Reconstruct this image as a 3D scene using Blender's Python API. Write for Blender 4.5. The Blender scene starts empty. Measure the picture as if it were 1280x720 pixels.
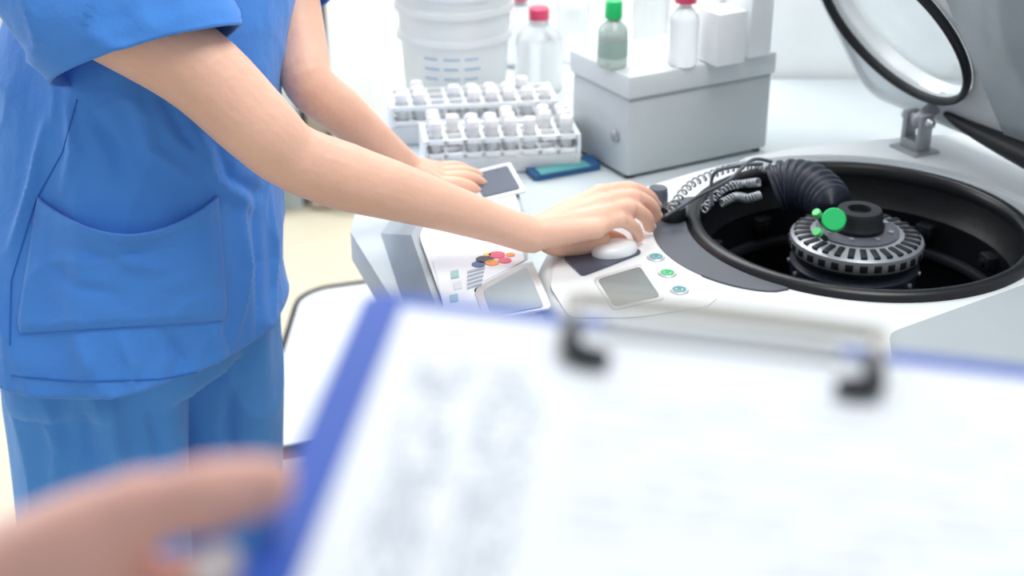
import bpy, bmesh, math, random
from mathutils import Vector, Matrix, noise
from mathutils.bvhtree import BVHTree
random.seed(4)
V = Vector
SC = bpy.context.scene
COL = SC.collection
PI = math.pi
FP = 1280*50/36.0
PITCH = math.radians(25.5)
CAM = V((0,0,1.63))
FWD = V((0,math.cos(PITCH),-math.sin(PITCH)))
UP = V((0,math.sin(PITCH),math.cos(PITCH)))
def ray(px,py): return FWD + V((1,0,0))*((px-640)/FP) - UP*((py-360)/FP)
def P(px,py,z):
    r = ray(px,py); return CAM + r*((z-CAM.z)/r.z)
def D(px,py,d): return CAM + ray(px,py)*d

# ---------------------------------------------------------------- materials
def mat(name, col, rough=.5, metal=0, var=.04, scale=12, bump=0, bscale=200, trans=0, sss=0, ior=1.45, emis=0, sheen=0):
    m = bpy.data.materials.new(name); m.use_nodes = True
    nt = m.node_tree; b = nt.nodes['Principled BSDF']
    tc = nt.nodes.new('ShaderNodeTexCoord')
    n = nt.nodes.new('ShaderNodeTexNoise'); n.inputs['Scale'].default_value = scale; n.inputs['Detail'].default_value = 4
    nt.links.new(tc.outputs['Object'], n.inputs['Vector'])
    cr = nt.nodes.new('ShaderNodeValToRGB')
    c = V(col[:3])
    cr.color_ramp.elements[0].position = .3; cr.color_ramp.elements[1].position = .7
    a = c*(1-var); d = c*(1+var)
    cr.color_ramp.elements[0].color = (*[min(1,x) for x in a],1)
    cr.color_ramp.elements[1].color = (*[min(1,x) for x in d],1)
    nt.links.new(n.outputs['Fac'], cr.inputs['Fac'])
    nt.links.new(cr.outputs['Color'], b.inputs['Base Color'])
    b.inputs['Roughness'].default_value = rough
    b.inputs['Metallic'].default_value = metal
    b.inputs['IOR'].default_value = ior
    b.inputs['Transmission Weight'].default_value = trans
    if sss:
        b.inputs['Subsurface Weight'].default_value = sss
        b.inputs['Subsurface Radius'].default_value = (.02,.008,.004)
        b.inputs['Subsurface Scale'].default_value = .5
    if sheen:
        b.inputs['Sheen Weight'].default_value = sheen
    if emis:
        b.inputs['Emission Color'].default_value = (*col[:3],1); b.inputs['Emission Strength'].default_value = emis
    if bump:
        n2 = nt.nodes.new('ShaderNodeTexNoise'); n2.inputs['Scale'].default_value = bscale; n2.inputs['Detail'].default_value = 6
        nt.links.new(tc.outputs['Object'], n2.inputs['Vector'])
        bp = nt.nodes.new('ShaderNodeBump'); bp.inputs['Strength'].default_value = bump; bp.inputs['Distance'].default_value = .01
        nt.links.new(n2.outputs['Fac'], bp.inputs['Height']); nt.links.new(bp.outputs['Normal'], b.inputs['Normal'])
    return m
M = dict(
 wall=mat('wall paint',(.90,.93,.94),.7,bump=.03), floor=mat('floor vinyl',(.76,.70,.55),.5,scale=3),
 cab=mat('cabinet laminate',(.82,.86,.88),.4), cabgrey=mat('grey laminate',(.46,.52,.54),.5), trim=mat('wood trim',(.46,.38,.32),.6),
 bench=mat('bench laminate',(.60,.67,.70),.35,var=.02), 
 scrub=mat('blue scrub cotton',(.066,.27,.78),.85,var=.06,scale=6,bump=.28,bscale=34,sheen=.2),
 scrubd=mat('blue scrub cotton seam',(.034,.165,.56),.9,bump=.2,bscale=120),
 skin=mat('skin',(.90,.54,.40),.45,var=.10,scale=7,bump=.14,bscale=80,sss=.10),
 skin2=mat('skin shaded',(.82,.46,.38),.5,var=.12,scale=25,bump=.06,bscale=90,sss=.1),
 nail=mat('fingernail',(.90,.60,.52),.3), nail_glare=mat('fingernail painted glare',(.95,.88,.86),.15),  # second nail material has white glare put into its base colour
 hair=mat('brown hair',(.08,.045,.03),.5,var=.3,scale=60), eye=mat('eye white',(.9,.9,.9),.2), lip=mat('lips',(.6,.25,.22),.4), shoe=mat('white shoe',(.85,.85,.85),.5),
 shell=mat('centrifuge shell',(.78,.82,.84),.32,var=.015), shell2=mat('bright panel plastic',(.85,.88,.90),.3,var=.01), shellg=mat('grey shell plastic',(.42,.47,.50),.4,var=.03),
 dgrey=mat('slate plastic',(.105,.115,.14),.4,var=.05), black=mat('black enamel',(.008,.009,.012),.32,var=.2), rubber=mat('black rubber',(.010,.012,.017),.5,var=.2),
 slate=mat('slate rubber',(.022,.028,.048),.42,var=.1), liner=mat('glossy grey liner',(.36,.41,.44),.10,var=.05),
 bowl=mat('black bowl lining',(.007,.008,.011),.45,var=.3,bump=.08,bscale=60),
 steel=mat('brushed steel',(.50,.53,.56),.3,1), satin=mat('satin aluminium',(.66,.69,.72),.38,.7), cream=mat('beige nickel',(.46,.45,.41),.4,.25),
 tooth=mat('pale slot metal',(.42,.45,.49),.34,.5), bracket=mat('grey cast bracket',(.36,.38,.41),.4,.4),
 glass=mat('window glass',(.93,.96,.98),.02,trans=1,ior=1.2), lcd=mat('grey display',(.20,.23,.23),.2,var=.06), lcdark=mat('dark display',(.07,.085,.13),.15), lcdl=mat('pale display',(.36,.43,.47),.2),
 green=mat('green cap plastic',(.01,.55,.15),.35), lgreen=mat('light green plastic',(.15,.70,.25),.4), teal=mat('teal print',(.10,.35,.38),.5), red=mat('red cap plastic',(.76,.07,.16),.35), orange=mat('orange print',(.9,.30,.03),.5), yellow=mat('yellow print',(.85,.60,.05),.5), ink2=mat('black print',(.03,.03,.05),.5), tealp=mat('muted teal print',(.35,.55,.56),.5),
 boxg=mat('grey enamel case',(.52,.56,.58),.35,var=.03), boxl=mat('pale grey enamel lid',(.64,.68,.70),.3,var=.03), wire=mat('coiled steel wire',(.42,.45,.48),.3,.7),
 pw=mat('white plastic',(.87,.90,.92),.35), pwt=mat('translucent white tub',(.94,.96,.97),.3,trans=.4), frost=mat('frosted plastic',(.95,.97,.98),.22,trans=.7), liq=mat('sage liquid bottle',(.60,.71,.66),.2,trans=.4), sage=mat('grey green label',(.32,.45,.40),.6), pink=mat('pale cap',(.95,.94,.95),.35,trans=.1),
 bluep=mat('pale blue print',(.38,.54,.72),.6), navy=mat('navy plastic',(.02,.10,.26),.4),
 board=mat('royal blue board',(.006,.080,.48),.5,var=.03), paper=mat('white paper',(.84,.885,.94),.7,var=.01), ink=mat('grey ink',(.44,.49,.57),.8), inkl=mat('faint grey ink',(.74,.785,.85),.8),
)
# ---------------------------------------------------------------- object helpers
ORG = {}
def empty(name, loc, label, cat, group=None):
    o = bpy.data.objects.new(name, None); COL.objects.link(o); o.location = loc; o.empty_display_size=.05
    ORG[o] = V(loc); o['label']=label; o['category']=cat
    if group: o['group']=group
    return o
def link_mesh(name, me, m, parent=None, smooth=True, label=None, cat=None, group=None, kind=None, auto=40):
    if parent is None:
        xs=[v.co for v in me.vertices]
        lo=V([min(c[i] for c in xs) for i in range(3)]); hi=V([max(c[i] for c in xs) for i in range(3)])
        org=V(((lo.x+hi.x)/2,(lo.y+hi.y)/2,lo.z))
    else: org = ORG[parent]
    me.transform(Matrix.Translation(-org))
    o=bpy.data.objects.new(name, me); COL.objects.link(o)
    ORG[o]=org
    if parent is None: o.location=org
    else: o.parent=parent
    me.materials.clear(); me.materials.append(m)
    if smooth:
        for p in me.polygons: p.use_smooth=True
        if auto:
            try: me.set_sharp_from_angle(angle=math.radians(auto))
            except Exception: pass
    if label: o['label']=label
    if cat: o['category']=cat
    if group: o['group']=group
    if kind: o['kind']=kind
    return o
def mk(name, bm, m, parent=None, **k):
    bmesh.ops.recalc_face_normals(bm, faces=bm.faces)
    me=bpy.data.meshes.new(name); bm.to_mesh(me); bm.free()
    return link_mesh(name, me, m, parent, **k)
def NB(): return bmesh.new()
def box(bm, c, sx, sy, sz, ax=V((1,0,0)), ay=V((0,1,0)), az=V((0,0,1)), bev=0, seg=2):
    c=V(c); vs=[]
    for i in (-1,1):
        for j in (-1,1):
            for k in (-1,1): vs.append(bm.verts.new(c+ax*(i*sx/2)+ay*(j*sy/2)+az*(k*sz/2)))
    fs=[(0,1,3,2),(4,6,7,5),(0,4,5,1),(2,3,7,6),(0,2,6,4),(1,5,7,3)]
    F=[bm.faces.new([vs[i] for i in f]) for f in fs]
    if bev:
        es=set(e for f in F for e in f.edges)
        bmesh.ops.bevel(bm, geom=list(es), offset=bev, segments=seg, affect='EDGES', profile=.5)
def frame(ax):
    ax=V(ax).normalized(); t=V((0,0,1)) if abs(ax.z)<.9 else V((1,0,0))
    u=ax.cross(t).normalized(); return ax,u,ax.cross(u).normalized()
def lathe(bm, o, prof, axis=(0,0,1), n=48, closed=False):
    """prof list of (radius, height)"""
    a,u,w=frame(axis); o=V(o); rings=[]
    for r,h in prof:
        if r<1e-6: rings.append([bm.verts.new(o+a*h)])
        else: rings.append([bm.verts.new(o+a*h+u*(r*math.cos(2*PI*i/n))+w*(r*math.sin(2*PI*i/n))) for i in range(n)])
    pr=list(zip(rings,rings[1:]))
    if closed: pr.append((rings[-1],rings[0]))
    for A,B in pr:
        for i in range(n):
            j=(i+1)%n
            if len(A)==1 and len(B)==1: continue
            if len(A)==1: bm.faces.new((A[0],B[i],B[j]))
            elif len(B)==1: bm.faces.new((A[i],A[j],B[0]))
            else: bm.faces.new((A[i],A[j],B[j],B[i]))
def loft(bm, rings, caps=True):
    R=[[bm.verts.new(p) for p in r] for r in rings]; n=len(R[0])
    for A,B in zip(R,R[1:]):
        for i in range(n): bm.faces.new((A[i],A[(i+1)%n],B[(i+1)%n],B[i]))
    if caps:
        bm.faces.new(R[0][::-1]); bm.faces.new(R[-1])
def ering(c,u,w,n=40,sq=1.0):
    out=[]
    for i in range(n):
        t=2*PI*i/n; a,b=math.cos(t),math.sin(t)
        a=math.copysign(abs(a)**sq,a); b=math.copysign(abs(b)**sq,b)
        out.append(V(c)+V(u)*a+V(w)*b)
    return out
def spline(pts, rads, k=6):
    P0=[V(p) for p in pts]; op=[];orr=[]
    n=len(P0)
    for i in range(n-1):
        a=P0[max(i-1,0)];b=P0[i];c=P0[i+1];d=P0[min(i+2,n-1)]
        for j in range(k):
            t=j/k
            op.append(.5*((2*b)+(c-a)*t+(2*a-5*b+4*c-d)*t*t+(3*b-a-3*c+d)*t**3))
            orr.append(rads[i]*(1-t)+rads[i+1]*t)
    op.append(P0[-1]); orr.append(rads[-1]); return op,orr
def tube(bm, pts, rads, seg=14, k=6, round_=True):
    if not hasattr(rads,'__len__'): rads=[rads]*len(pts)
    p,r=spline(pts,rads,k) if k>1 else ([V(x) for x in pts],list(rads))
    n=len(p); tan=[(p[min(i+1,n-1)]-p[max(i-1,0)]).normalized() for i in range(n)]
    _,u,_=frame(tan[0]); rings=[]; us=[]
    for i in range(n):
        u=(u-tan[i]*u.dot(tan[i])).normalized(); us.append(u)
    def ring(c,t,u,r): 
        w=t.cross(u); return [c+u*(r*math.cos(2*PI*j/seg))+w*(r*math.sin(2*PI*j/seg)) for j in range(seg)]
    if round_:
        for a in (80,55,28): rings.append(ring(p[0]-tan[0]*r[0]*math.sin(math.radians(a)),tan[0],us[0],r[0]*math.cos(math.radians(a))))
    for i in range(n): rings.append(ring(p[i],tan[i],us[i],r[i]))
    if round_:
        for a in (28,55,80): rings.append(ring(p[-1]+tan[-1]*r[-1]*math.sin(math.radians(a)),tan[-1],us[-1],r[-1]*math.cos(math.radians(a))))
    loft(bm,rings)
def prism(bm, pts, z0, z1, bev=0):
    b=[bm.verts.new((p[0],p[1],z0)) for p in pts]; t=[bm.verts.new((p[0],p[1],z1)) for p in pts]
    n=len(pts); bm.faces.new(b[::-1]); tf=bm.faces.new(t)
    for i in range(n): bm.faces.new((b[i],b[(i+1)%n],t[(i+1)%n],t[i]))
    if bev: bmesh.ops.bevel(bm, geom=list(tf.edges), offset=bev, segments=2, affect='EDGES')
def rnd(pts, k=4, amt=.25):
    pts=[V(p) for p in pts]; out=[]; n=len(pts)
    for i in range(n):
        a,b,c=pts[i-1],pts[i],pts[(i+1)%n]
        p0=b.lerp(a,amt); p1=b.lerp(c,amt)
        for j in range(k+1):
            t=j/k; out.append(p0.lerp(b,t).lerp(b.lerp(p1,t),t))
    return out
def decal(name, px, z, th, m, parent, amt=.12, **k):
    bm=NB(); prism(bm, rnd([P(x,y,z) for x,y in px],4,amt), z-th*.4, z+th*.6, 0)
    return mk(name,bm,m,parent,**k)
def remesh(bm, vox, it=4, fac=.5):
    bmesh.ops.recalc_face_normals(bm, faces=bm.faces)
    me=bpy.data.meshes.new('tmp'); bm.to_mesh(me); bm.free()
    o=bpy.data.objects.new('tmp',me); COL.objects.link(o)
    r=o.modifiers.new('r','REMESH'); r.mode='VOXEL'; r.voxel_size=vox; r.use_smooth_shade=True
    s=o.modifiers.new('s','SMOOTH'); s.factor=fac; s.iterations=it
    dg=bpy.context.evaluated_depsgraph_get(); dg.update()
    out=bpy.data.meshes.new_from_object(o.evaluated_get(dg))
    bpy.data.objects.remove(o); bpy.data.meshes.remove(me)
    return out
def dup(o, delta, parent=None):
    c=o.copy(); COL.objects.link(c)
    if parent is None: c.location=o.location+delta
    else: c.parent=parent
    for ch in list(o.children): dup(ch,None,c)
    return c

# ================================================================ ROOM
def struct(name,bm,m): return mk(name,bm,m,None,smooth=False,kind='structure')
bm=NB(); box(bm,(0,1.8,-.05),6.4,6.4,.1); struct('floor',bm,M['floor'])
bm=NB(); box(bm,(0,4.55,1.35),6.4,.1,2.7); struct('wall_back',bm,M['wall'])
bm=NB(); box(bm,(-3.2,1.8,1.35),.1,6.4,2.7); struct('wall_left',bm,M['wall'])
bm=NB(); box(bm,(1.56,2.43,1.35),2.24,.1,2.7); struct('wall_right',bm,M['wall'])
bm=NB(); box(bm,(-1.3,4.49,.05),3.6,.02,.1); struct('baseboard_back',bm,M['cab'])

def cabinet(x0,x1,y0,y1,h,label,m=M['cab'],doors=2):
    e=empty('base_cabinet',((x0+x1)/2,(y0+y1)/2,0),label,'cabinet','base cabinets along the back wall')
    bm=NB(); box(bm,((x0+x1)/2,(y0+y1)/2+.01,h/2+.04),x1-x0,y1-y0-.02,h-.08,bev=.004); mk('body',bm,m,e)
    bm=NB(); box(bm,((x0+x1)/2,(y0+y1)/2+.03,.04),x1-x0-.02,y1-y0-.08,.08); mk('plinth',bm,M['cabgrey'],e)
    w=(x1-x0)/doors
    for i in range(doors):
        bm=NB(); box(bm,(x0+w*(i+.5),y0-.01,h/2+.05),w-.008,.02,h-.12,bev=.003); d=mk('door',bm,m,e)
        bm=NB(); hx=x0+w*(i+.5)+(w*.36 if i%2==0 else -w*.36)
        tube(bm,[(hx,y0-.02,h-.30),(hx,y0-.045,h-.29),(hx,y0-.045,h-.17),(hx,y0-.02,h-.16)],.005,8,3); mk('handle',bm,M['steel'],d)
    return e
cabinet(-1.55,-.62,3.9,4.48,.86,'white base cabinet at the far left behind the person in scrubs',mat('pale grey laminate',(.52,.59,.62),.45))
cabinet(-.52,.28,3.9,4.48,.86,'white base cabinet beyond the bucket and red-capped bottles')
cabinet(.30,.95,3.9,4.48,.86,'white base cabinet beyond the grey metal case')
bm=NB(); box(bm,(-.57,4.2,.44),.06,.5,.86,bev=.003); mk('divider_panel',bm,M['trim'],None,label='narrow taupe upright panel between two white cabinets',cat='panel')

# ================================================================ CENTRIFUGE
BC=V((.424,1.597,.95)); BR=.2
OUT=[(686,387),(668,336),(688,296),(730,262),(790,236),(880,210),(1000,186),(1100,178),(1290,165),(1480,180),(1620,300),(1560,420),(1330,560),(1060,590),(860,520),(740,440)]
op=[P(x,y,.95) for x,y in OUT]
pol=sorted([(math.atan2(p.y-BC.y,p.x-BC.x),math.hypot(p.x-BC.x,p.y-BC.y)) for p in op])
def orad(t):
    t=(t+PI)%(2*PI)-PI
    L=[(pol[-1][0]-2*PI,pol[-1][1])]+pol+[(pol[0][0]+2*PI,pol[0][1])]
    for a,b in zip(L,L[1:]):
        if a[0]<=t<=b[0]:
            pa=V((math.cos(a[0]),math.sin(a[0])))*a[1]; pb=V((math.cos(b[0]),math.sin(b[0])))*b[1]
            d=V((math.cos(t),math.sin(t))); e=pb-pa
            den=d.x*e.y-d.y*e.x
            return (pa.x*e.y-pa.y*e.x)/den
    return .4
NA=160
ang=[2*PI*i/NA for i in range(NA)]
raw=[orad(t) for t in ang]
for _ in range(3): raw=[(raw[i-1]+2*raw[i]+raw[(i+1)%NA])/4 for i in range(NA)]
RO=[max(r,.232) for r in raw]
cen=empty('centrifuge',(BC.x,BC.y,0),'large pale grey open-lidded floor centrifuge with a round black bowl','centrifuge')
def cring(fn,z): return [V((BC.x+math.cos(t)*fn(i),BC.y+math.sin(t)*fn(i),z(i) if callable(z) else z)) for i,t in enumerate(ang)]
bm=NB()
rings=[cring(lambda i:BR+.006,.93),cring(lambda i:BR+.006,.9505),cring(lambda i:BR+.02,.951)]
for f,dz in ((.5,.0),(.9,.0)): rings.append(cring(lambda i:BR+.02+(RO[i]-BR-.02)*f,.95+dz))
rings+= [cring(lambda i:RO[i]-.014,.9495),cring(lambda i:RO[i]-.005,.944),cring(lambda i:RO[i],.934),cring(lambda i:RO[i],.925),cring(lambda i:RO[i]-.004,.922),cring(lambda i:RO[i]-.004,.06)]
loft(bm,rings,caps=False)
mk('body',bm,M['shell'],cen)
bm=NB(); loft(bm,[cring(lambda i:RO[i]-.03,.0),cring(lambda i:RO[i]-.03,.06)]); mk('plinth',bm,M['dgrey'],cen)
bm=NB(); lathe(bm,(BC.x,BC.y,0),[(0,.70),(.15,.70),(.178,.715),(.185,.74),(.188,.88),(.186,.905),(.193,.915),(.196,.935),(.199,.95),(.2025,.95),(.2035,.93),(.2,.69),(0,.69)],n=96)
bowl=mk('bowl',bm,M['bowl'],cen,auto=30)
bm=NB(); lathe(bm,(BC.x,BC.y,0),[(.192,.944),(.1925,.955),(.196,.960),(.203,.961),(.209,.957),(.211,.951),(.205,.946),(.197,.943)],n=110,closed=True)
mk('bowl_rim',bm,M['black'],cen,auto=60)
for k in range(10):
    t=2*PI*k/10+.2; c=V((BC.x+.181*math.cos(t),BC.y+.181*math.sin(t),.888))
    bm=NB(); box(bm,c,.018,.024,.020,ax=V((math.cos(t),math.sin(t),0)),ay=V((-math.sin(t),math.cos(t),0)),bev=.003)
    lathe(bm,c-V((math.cos(t),math.sin(t),0))*.009,[(0,0),(.005,0),(.005,.004),(0,.005)],axis=-V((math.cos(t),math.sin(t),0)),n=12)
    mk('inner_bracket',bm,M['rubber'],bowl)
for zz,rr_ in ((.80,.184),(.86,.187)):
    bm=NB(); lathe(bm,(BC.x,BC.y,0),[(rr_-.012,zz),(rr_-.009,zz+.004),(rr_-.003,zz+.005),(rr_,zz),(rr_,zz-.006),(rr_-.012,zz-.006)],n=80,closed=True); mk('inner_ring',bm,M['rubber'],bowl)
bm=NB(); lathe(bm,(BC.x,BC.y,0),[(.11,.70),(.105,.76),(.05,.78),(.04,.87),(0,.872)],n=48); mk('drive_shaft',bm,M['slate'],bowl)
a0=math.atan2(P(838,243,.95).y-BC.y,P(838,243,.95).x-BC.x)%(2*PI); a1=math.atan2(P(972,375,.95).y-BC.y,P(972,375,.95).x-BC.x)%(2*PI)
n_=40; inn=[];outr=[]
for k in range(n_+1):
    q=k/n_; a=a0+(a1-a0)*q; wd=.004+.046*math.sin(PI*min(1,max(0,q)))**.55*(.80+.25*q)
    inn.append(V((BC.x+.2115*math.cos(a),BC.y+.2115*math.sin(a)))); outr.append(V((BC.x+(.2115+wd)*math.cos(a),BC.y+(.2115+wd)*math.sin(a))))
bm=NB(); prism(bm,inn+outr[::-1],.9502,.9530,.001); mk('slate_trim',bm,M['dgrey'],cen,label='curved slate grey crescent around the front of the bowl')
cp=decal('control_panel',[(688,360),(692,334),(720,315),(812,283),(838,300),(898,372),(884,384),(790,398),(712,398)],.9505,.002,M['shell2'],cen,.15)
def pdec(n,px,m,z=.9535,th=.002,amt=.1,**k): return decal(n,px,z,th,m,cp,amt,**k)
pdec('display_frame',[(741,349),(802,330),(832,374),(766,388)],M['satin'],.9522)
pdec('display',[(747,350),(800,334),(825,371),(768,383)],M['lcd'],.9532,label='small grey screen left of the buttons')
pdec('keypad',[(704,322),(776,298),(803,316),(728,345)],M['lcdark'],.9532,label='dark glossy keypad under the hand')
for (x,y,m) in ((820,323,'teal'),(834,343,'green'),(849,364,'teal')):
    c=P(x,y,.9515); bm=NB(); lathe(bm,c,[(0,.0),(.0105,0),(.0105,.0015),(.0095,.0025),(0,.0025)],n=28); b=mk('button',bm,M['satin'],cp)
    bm=NB(); lathe(bm,c,[(.0042,.0024),(.0078,.0024),(.0078,.003),(.0042,.003)],n=24,closed=True); mk('button_icon',bm,M[m],b)
    bm=NB(); box(bm,c+V((0,0,.0028)),.005,.0025,.001); mk('button_icon',bm,M[m],b)
for (x,y,m,r) in ((841,273,'black',.0165),(822,249,'dgrey',.013)):
    c=P(x,y,.953); bm=NB(); prof=[(0,-.004),(r,-.004),(r*1.02,.006),(r*.92,.014),(r*.86,.016),(r*.6,.0155),(0,.015)]
    lathe(bm,c,prof,n=32); mk('knob',bm,M[m],cen,label='round black dial beside the bowl' if m=='black' else 'small slate dial by the fingertips')
bm=NB(); c=P(768,312,.957); loft(bm,[ering(c+V((0,0,z)),V((.026*s,.012*s,0)),V((-.008*s,.018*s,0))) for z,s in ((-.004,1),(.002,1),(.006,.9),(.009,.65))]); mk('touch_pad',bm,M['shell2'],cp)
decal('service_panel',[(1112,418),(1296,352),(1420,420),(1300,520),(1120,480)],.9515,.004,M['shellg'],cen,.08,label='flat mid grey panel right of the bowl')
# lid
A=V((.886,.464,0)); S=V((.464,-.886,0)).normalized(); NN=V((-.729,-.382,-.567)).normalized(); W=-(S.cross(NN)).normalized()
LC=D(1119,32,1.87)
def lp(s,w,n=0): return LC+S*s+W*w+NN*n
RW=.126
NL=96
def lidout(t):
    x0,x1,y0,y1=-.148,.36,-.180,.24
    d=V((math.cos(t),math.sin(t)))
    best=9
    if d.x>1e-6: best=min(best,x1/d.x)
    if d.x<-1e-6: best=min(best,x0/d.x)
    if d.y>1e-6: best=min(best,y1/d.y)
    if d.y<-1e-6: best=min(best,y0/d.y)
    return best
lr=[lidout(2*PI*i/NL) for i in range(NL)]
for _ in range(3): lr=[(lr[i-1]+2*lr[i]+lr[(i+1)%NL])/4 for i in range(NL)]
def lring(f,n): return [lp(math.cos(2*PI*i/NL)*f(i),math.sin(2*PI*i/NL)*f(i),n) for i in range(NL)]
bm=NB()
loft(bm,[lring(lambda i:RW+.004,-.02),lring(lambda i:RW+.004,.0),lring(lambda i:lr[i]-.016,.0),lring(lambda i:lr[i]-.012,.006),lring(lambda i:lr[i]-.004,.006),lring(lambda i:lr[i],.002),lring(lambda i:lr[i],-.026),lring(lambda i:lr[i]-.008,-.032),lring(lambda i:RW+.004,-.032),lring(lambda i:RW+.004,-.02)],caps=False)
lid=mk('lid',bm,M['shell'],cen,label='raised lid with a round window ringed in black')
bm=NB(); prof=[]
for k in range(12):
    t=2*PI*k/12; prof.append((RW+.0+.0050*math.cos(t),.006+.007*math.sin(t)))
lathe(bm,LC,prof,axis=NN,n=90,closed=True); mk('gasket',bm,M['rubber'],lid,auto=70)
bm=NB(); lathe(bm,LC,[(0,-.014),(RW+.003,-.014),(RW+.003,-.010),(0,-.010)],axis=NN,n=64); mk('window',bm,M['glass'],lid)
bm=NB(); pts=[(.140,-.155),(.34,-.155),(.34,.2),(.15,.2),(.140,.1)]
b=[bm.verts.new(lp(x,y,.001)) for x,y in pts]; t=[bm.verts.new(lp(x,y,.005)) for x,y in pts]
bm.faces.new(b[::-1]); bm.faces.new(t)
for i in range(5): bm.faces.new((b[i],b[(i+1)%5],t[(i+1)%5],t[i]))
mk('inner_liner',bm,M['liner'],lid)
bm=NB(); tube(bm,[lp(.03,-.150,.004),lp(.08,-.154,.008),lp(.2,-.156,.012),lp(.34,-.156,.014)],[.004,.010,.019,.022],16,6); mk('lid_seal',bm,M['rubber'],lid)
# hinge
hb=P(1142,194,.95)
bm=NB(); box(bm,hb+V((0,0,.006)),.055,.045,.012,ax=S,ay=A,bev=.003); 
box(bm,hb+V((0,0,.016)),.036,.026,.018,ax=S,ay=A,bev=.004)
for q in (-.015,.015):
    box(bm,hb+S*q+V((0,0,.038)),.009,.022,.050,ax=S,ay=A,bev=.003)
hg=mk('hinge',bm,M['bracket'],cen)
bm=NB(); tube(bm,[hb-S*.024+V((0,0,.052)),hb+S*.024+V((0,0,.052))],.007,12,1); mk('hinge_pin',bm,M['steel'],hg)
bm=NB(); top=lp(.0,-.155,-.01); tube(bm,[hb+V((0,0,.05)),hb.lerp(top,.6)+V((0,0,.02)),top],[.011,.010,.010],12,5); mk('hinge_arm',bm,M['bracket'],hg)
bm=NB(); pts=[]
for k in range(25):
    t=math.radians(-8+k*5.2); pts.append(V((BC.x+.235*math.cos(t),BC.y+.235*math.sin(t))))
po=[]
for k in range(24,-1,-1):
    t=math.radians(-8+k*5.2); i=int(round((t%(2*PI))/(2*PI)*NA))%NA
    r=max(RO[i]-.012,.25); po.append(V((BC.x+r*math.cos(t),BC.y+r*math.sin(t))))
prism(bm,pts+po,.945,.958,.003); mk('rear_deck',bm,M['shell'],cen)

# rotor
RC=V((BC.x-.004,BC.y-.006,0))
rot=empty('rotor',(RC.x,RC.y,.872),'round rotor with a slotted silver ring and black hub in the bowl','rotor')
bm=NB(); lathe(bm,RC,[(0,.8725),(.05,.8725),(.062,.885),(.076,.890),(.078,.908),(.072,.912),(.072,.917),(0,.918)],n=64); mk('rotor_base',bm,M['slate'],rot)
bm=NB(); lathe(bm,RC,[(0,.9175),(.074,.9175),(.077,.921),(.077,.938),(.073,.942),(.045,.947),(0,.947)],n=64); disc=mk('rotor_disc',bm,M['rubber'],rot)
bm=NB(); lathe(bm,RC,[(.048,.944),(.048,.9480),(.072,.9455),(.0795,.941),(.0805,.935),(.0805,.929),(.079,.925),(.076,.926)],n=96,closed=True); rg=mk('slotted_ring',bm,M['tooth'],rot,label='silver ring with small black slots')
NT=30
for k in range(NT):
    t=2*PI*k/NT; er=V((math.cos(t),math.sin(t),0)); et=V((-math.sin(t),math.cos(t),0))
    bm=NB(); box(bm,RC+er*.0660+V((0,0,.9460)),.020,.0078,.0034,ax=(er+V((0,0,-.13))).normalized(),ay=et,bev=.0010)
    box(bm,RC+er*.0800+V((0,0,.933)),.0035,.0092,.0090,ax=er,ay=et,bev=.0010)
    mk('slot',bm,M['rubber'],rg)
for k in range(12):
    t=2*PI*(k+.5)/12; er=V((math.cos(t),math.sin(t),0))
    bm=NB(); lathe(bm,RC+er*.077+V((0,0,.900)),[(0,0),(.0030,0),(.0030,.003),(0,.0035)],axis=er,n=10); mk('screw',bm,M['tooth'],rot)
bm=NB(); lathe(bm,RC,[(.050,.946),(.050,.950),(.042,.952),(.0,.952)],n=48); mk('hub_plate',bm,M['dgrey'],rot)
for k in range(8):
    t=2*PI*(k+.5)/8; bm=NB(); lathe(bm,RC+V((math.cos(t)*.040,math.sin(t)*.040,.951)),[(0,0),(.0032,0),(.0032,.003),(0,.0034)],n=10); mk('screw',bm,M['tooth'],rot)
bm=NB(); lathe(bm,RC,[(0,.952),(.031,.952),(.032,.957),(.029,.962),(.0285,.972),(.026,.977),(.014,.9775),(.013,.970),(0,.970)],n=48); mk('hub_knob',bm,M['rubber'],rot)
def cap_tube(c,ax,r,m,ml,label):
    e=empty('sample_tube',c,label,'tube')
    bm=NB(); lathe(bm,c,[(0,0),(r*.95,0),(r,.002),(r,.006),(r*.9,.008),(0,.008)],axis=ax,n=28); mk('cap',bm,m,e)
    bm=NB(); lathe(bm,c,[(0,0),(r*.6,0),(r*.6,-.016),(r*.4,-.020),(0,-.021)],axis=ax,n=24); mk('tube_body',bm,ml,e)
cap_tube(D(1042,276,1.675),V((-.15,-.75,.55)),.0145,M['green'],M['rubber'],'sample tube with a large bright green cap tilted over the rotor teeth')
cap_tube(D(1023,270,1.70),V((-.5,-.3,.8)),.0055,M['lgreen'],M['rubber'],'small pale green capped tube left behind the large green cap')
cap_tube(D(1024,292,1.665),V((-.6,-.5,.6)),.0055,M['lgreen'],M['rubber'],'small green capped tube below the large green cap at the rotor edge')
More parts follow.
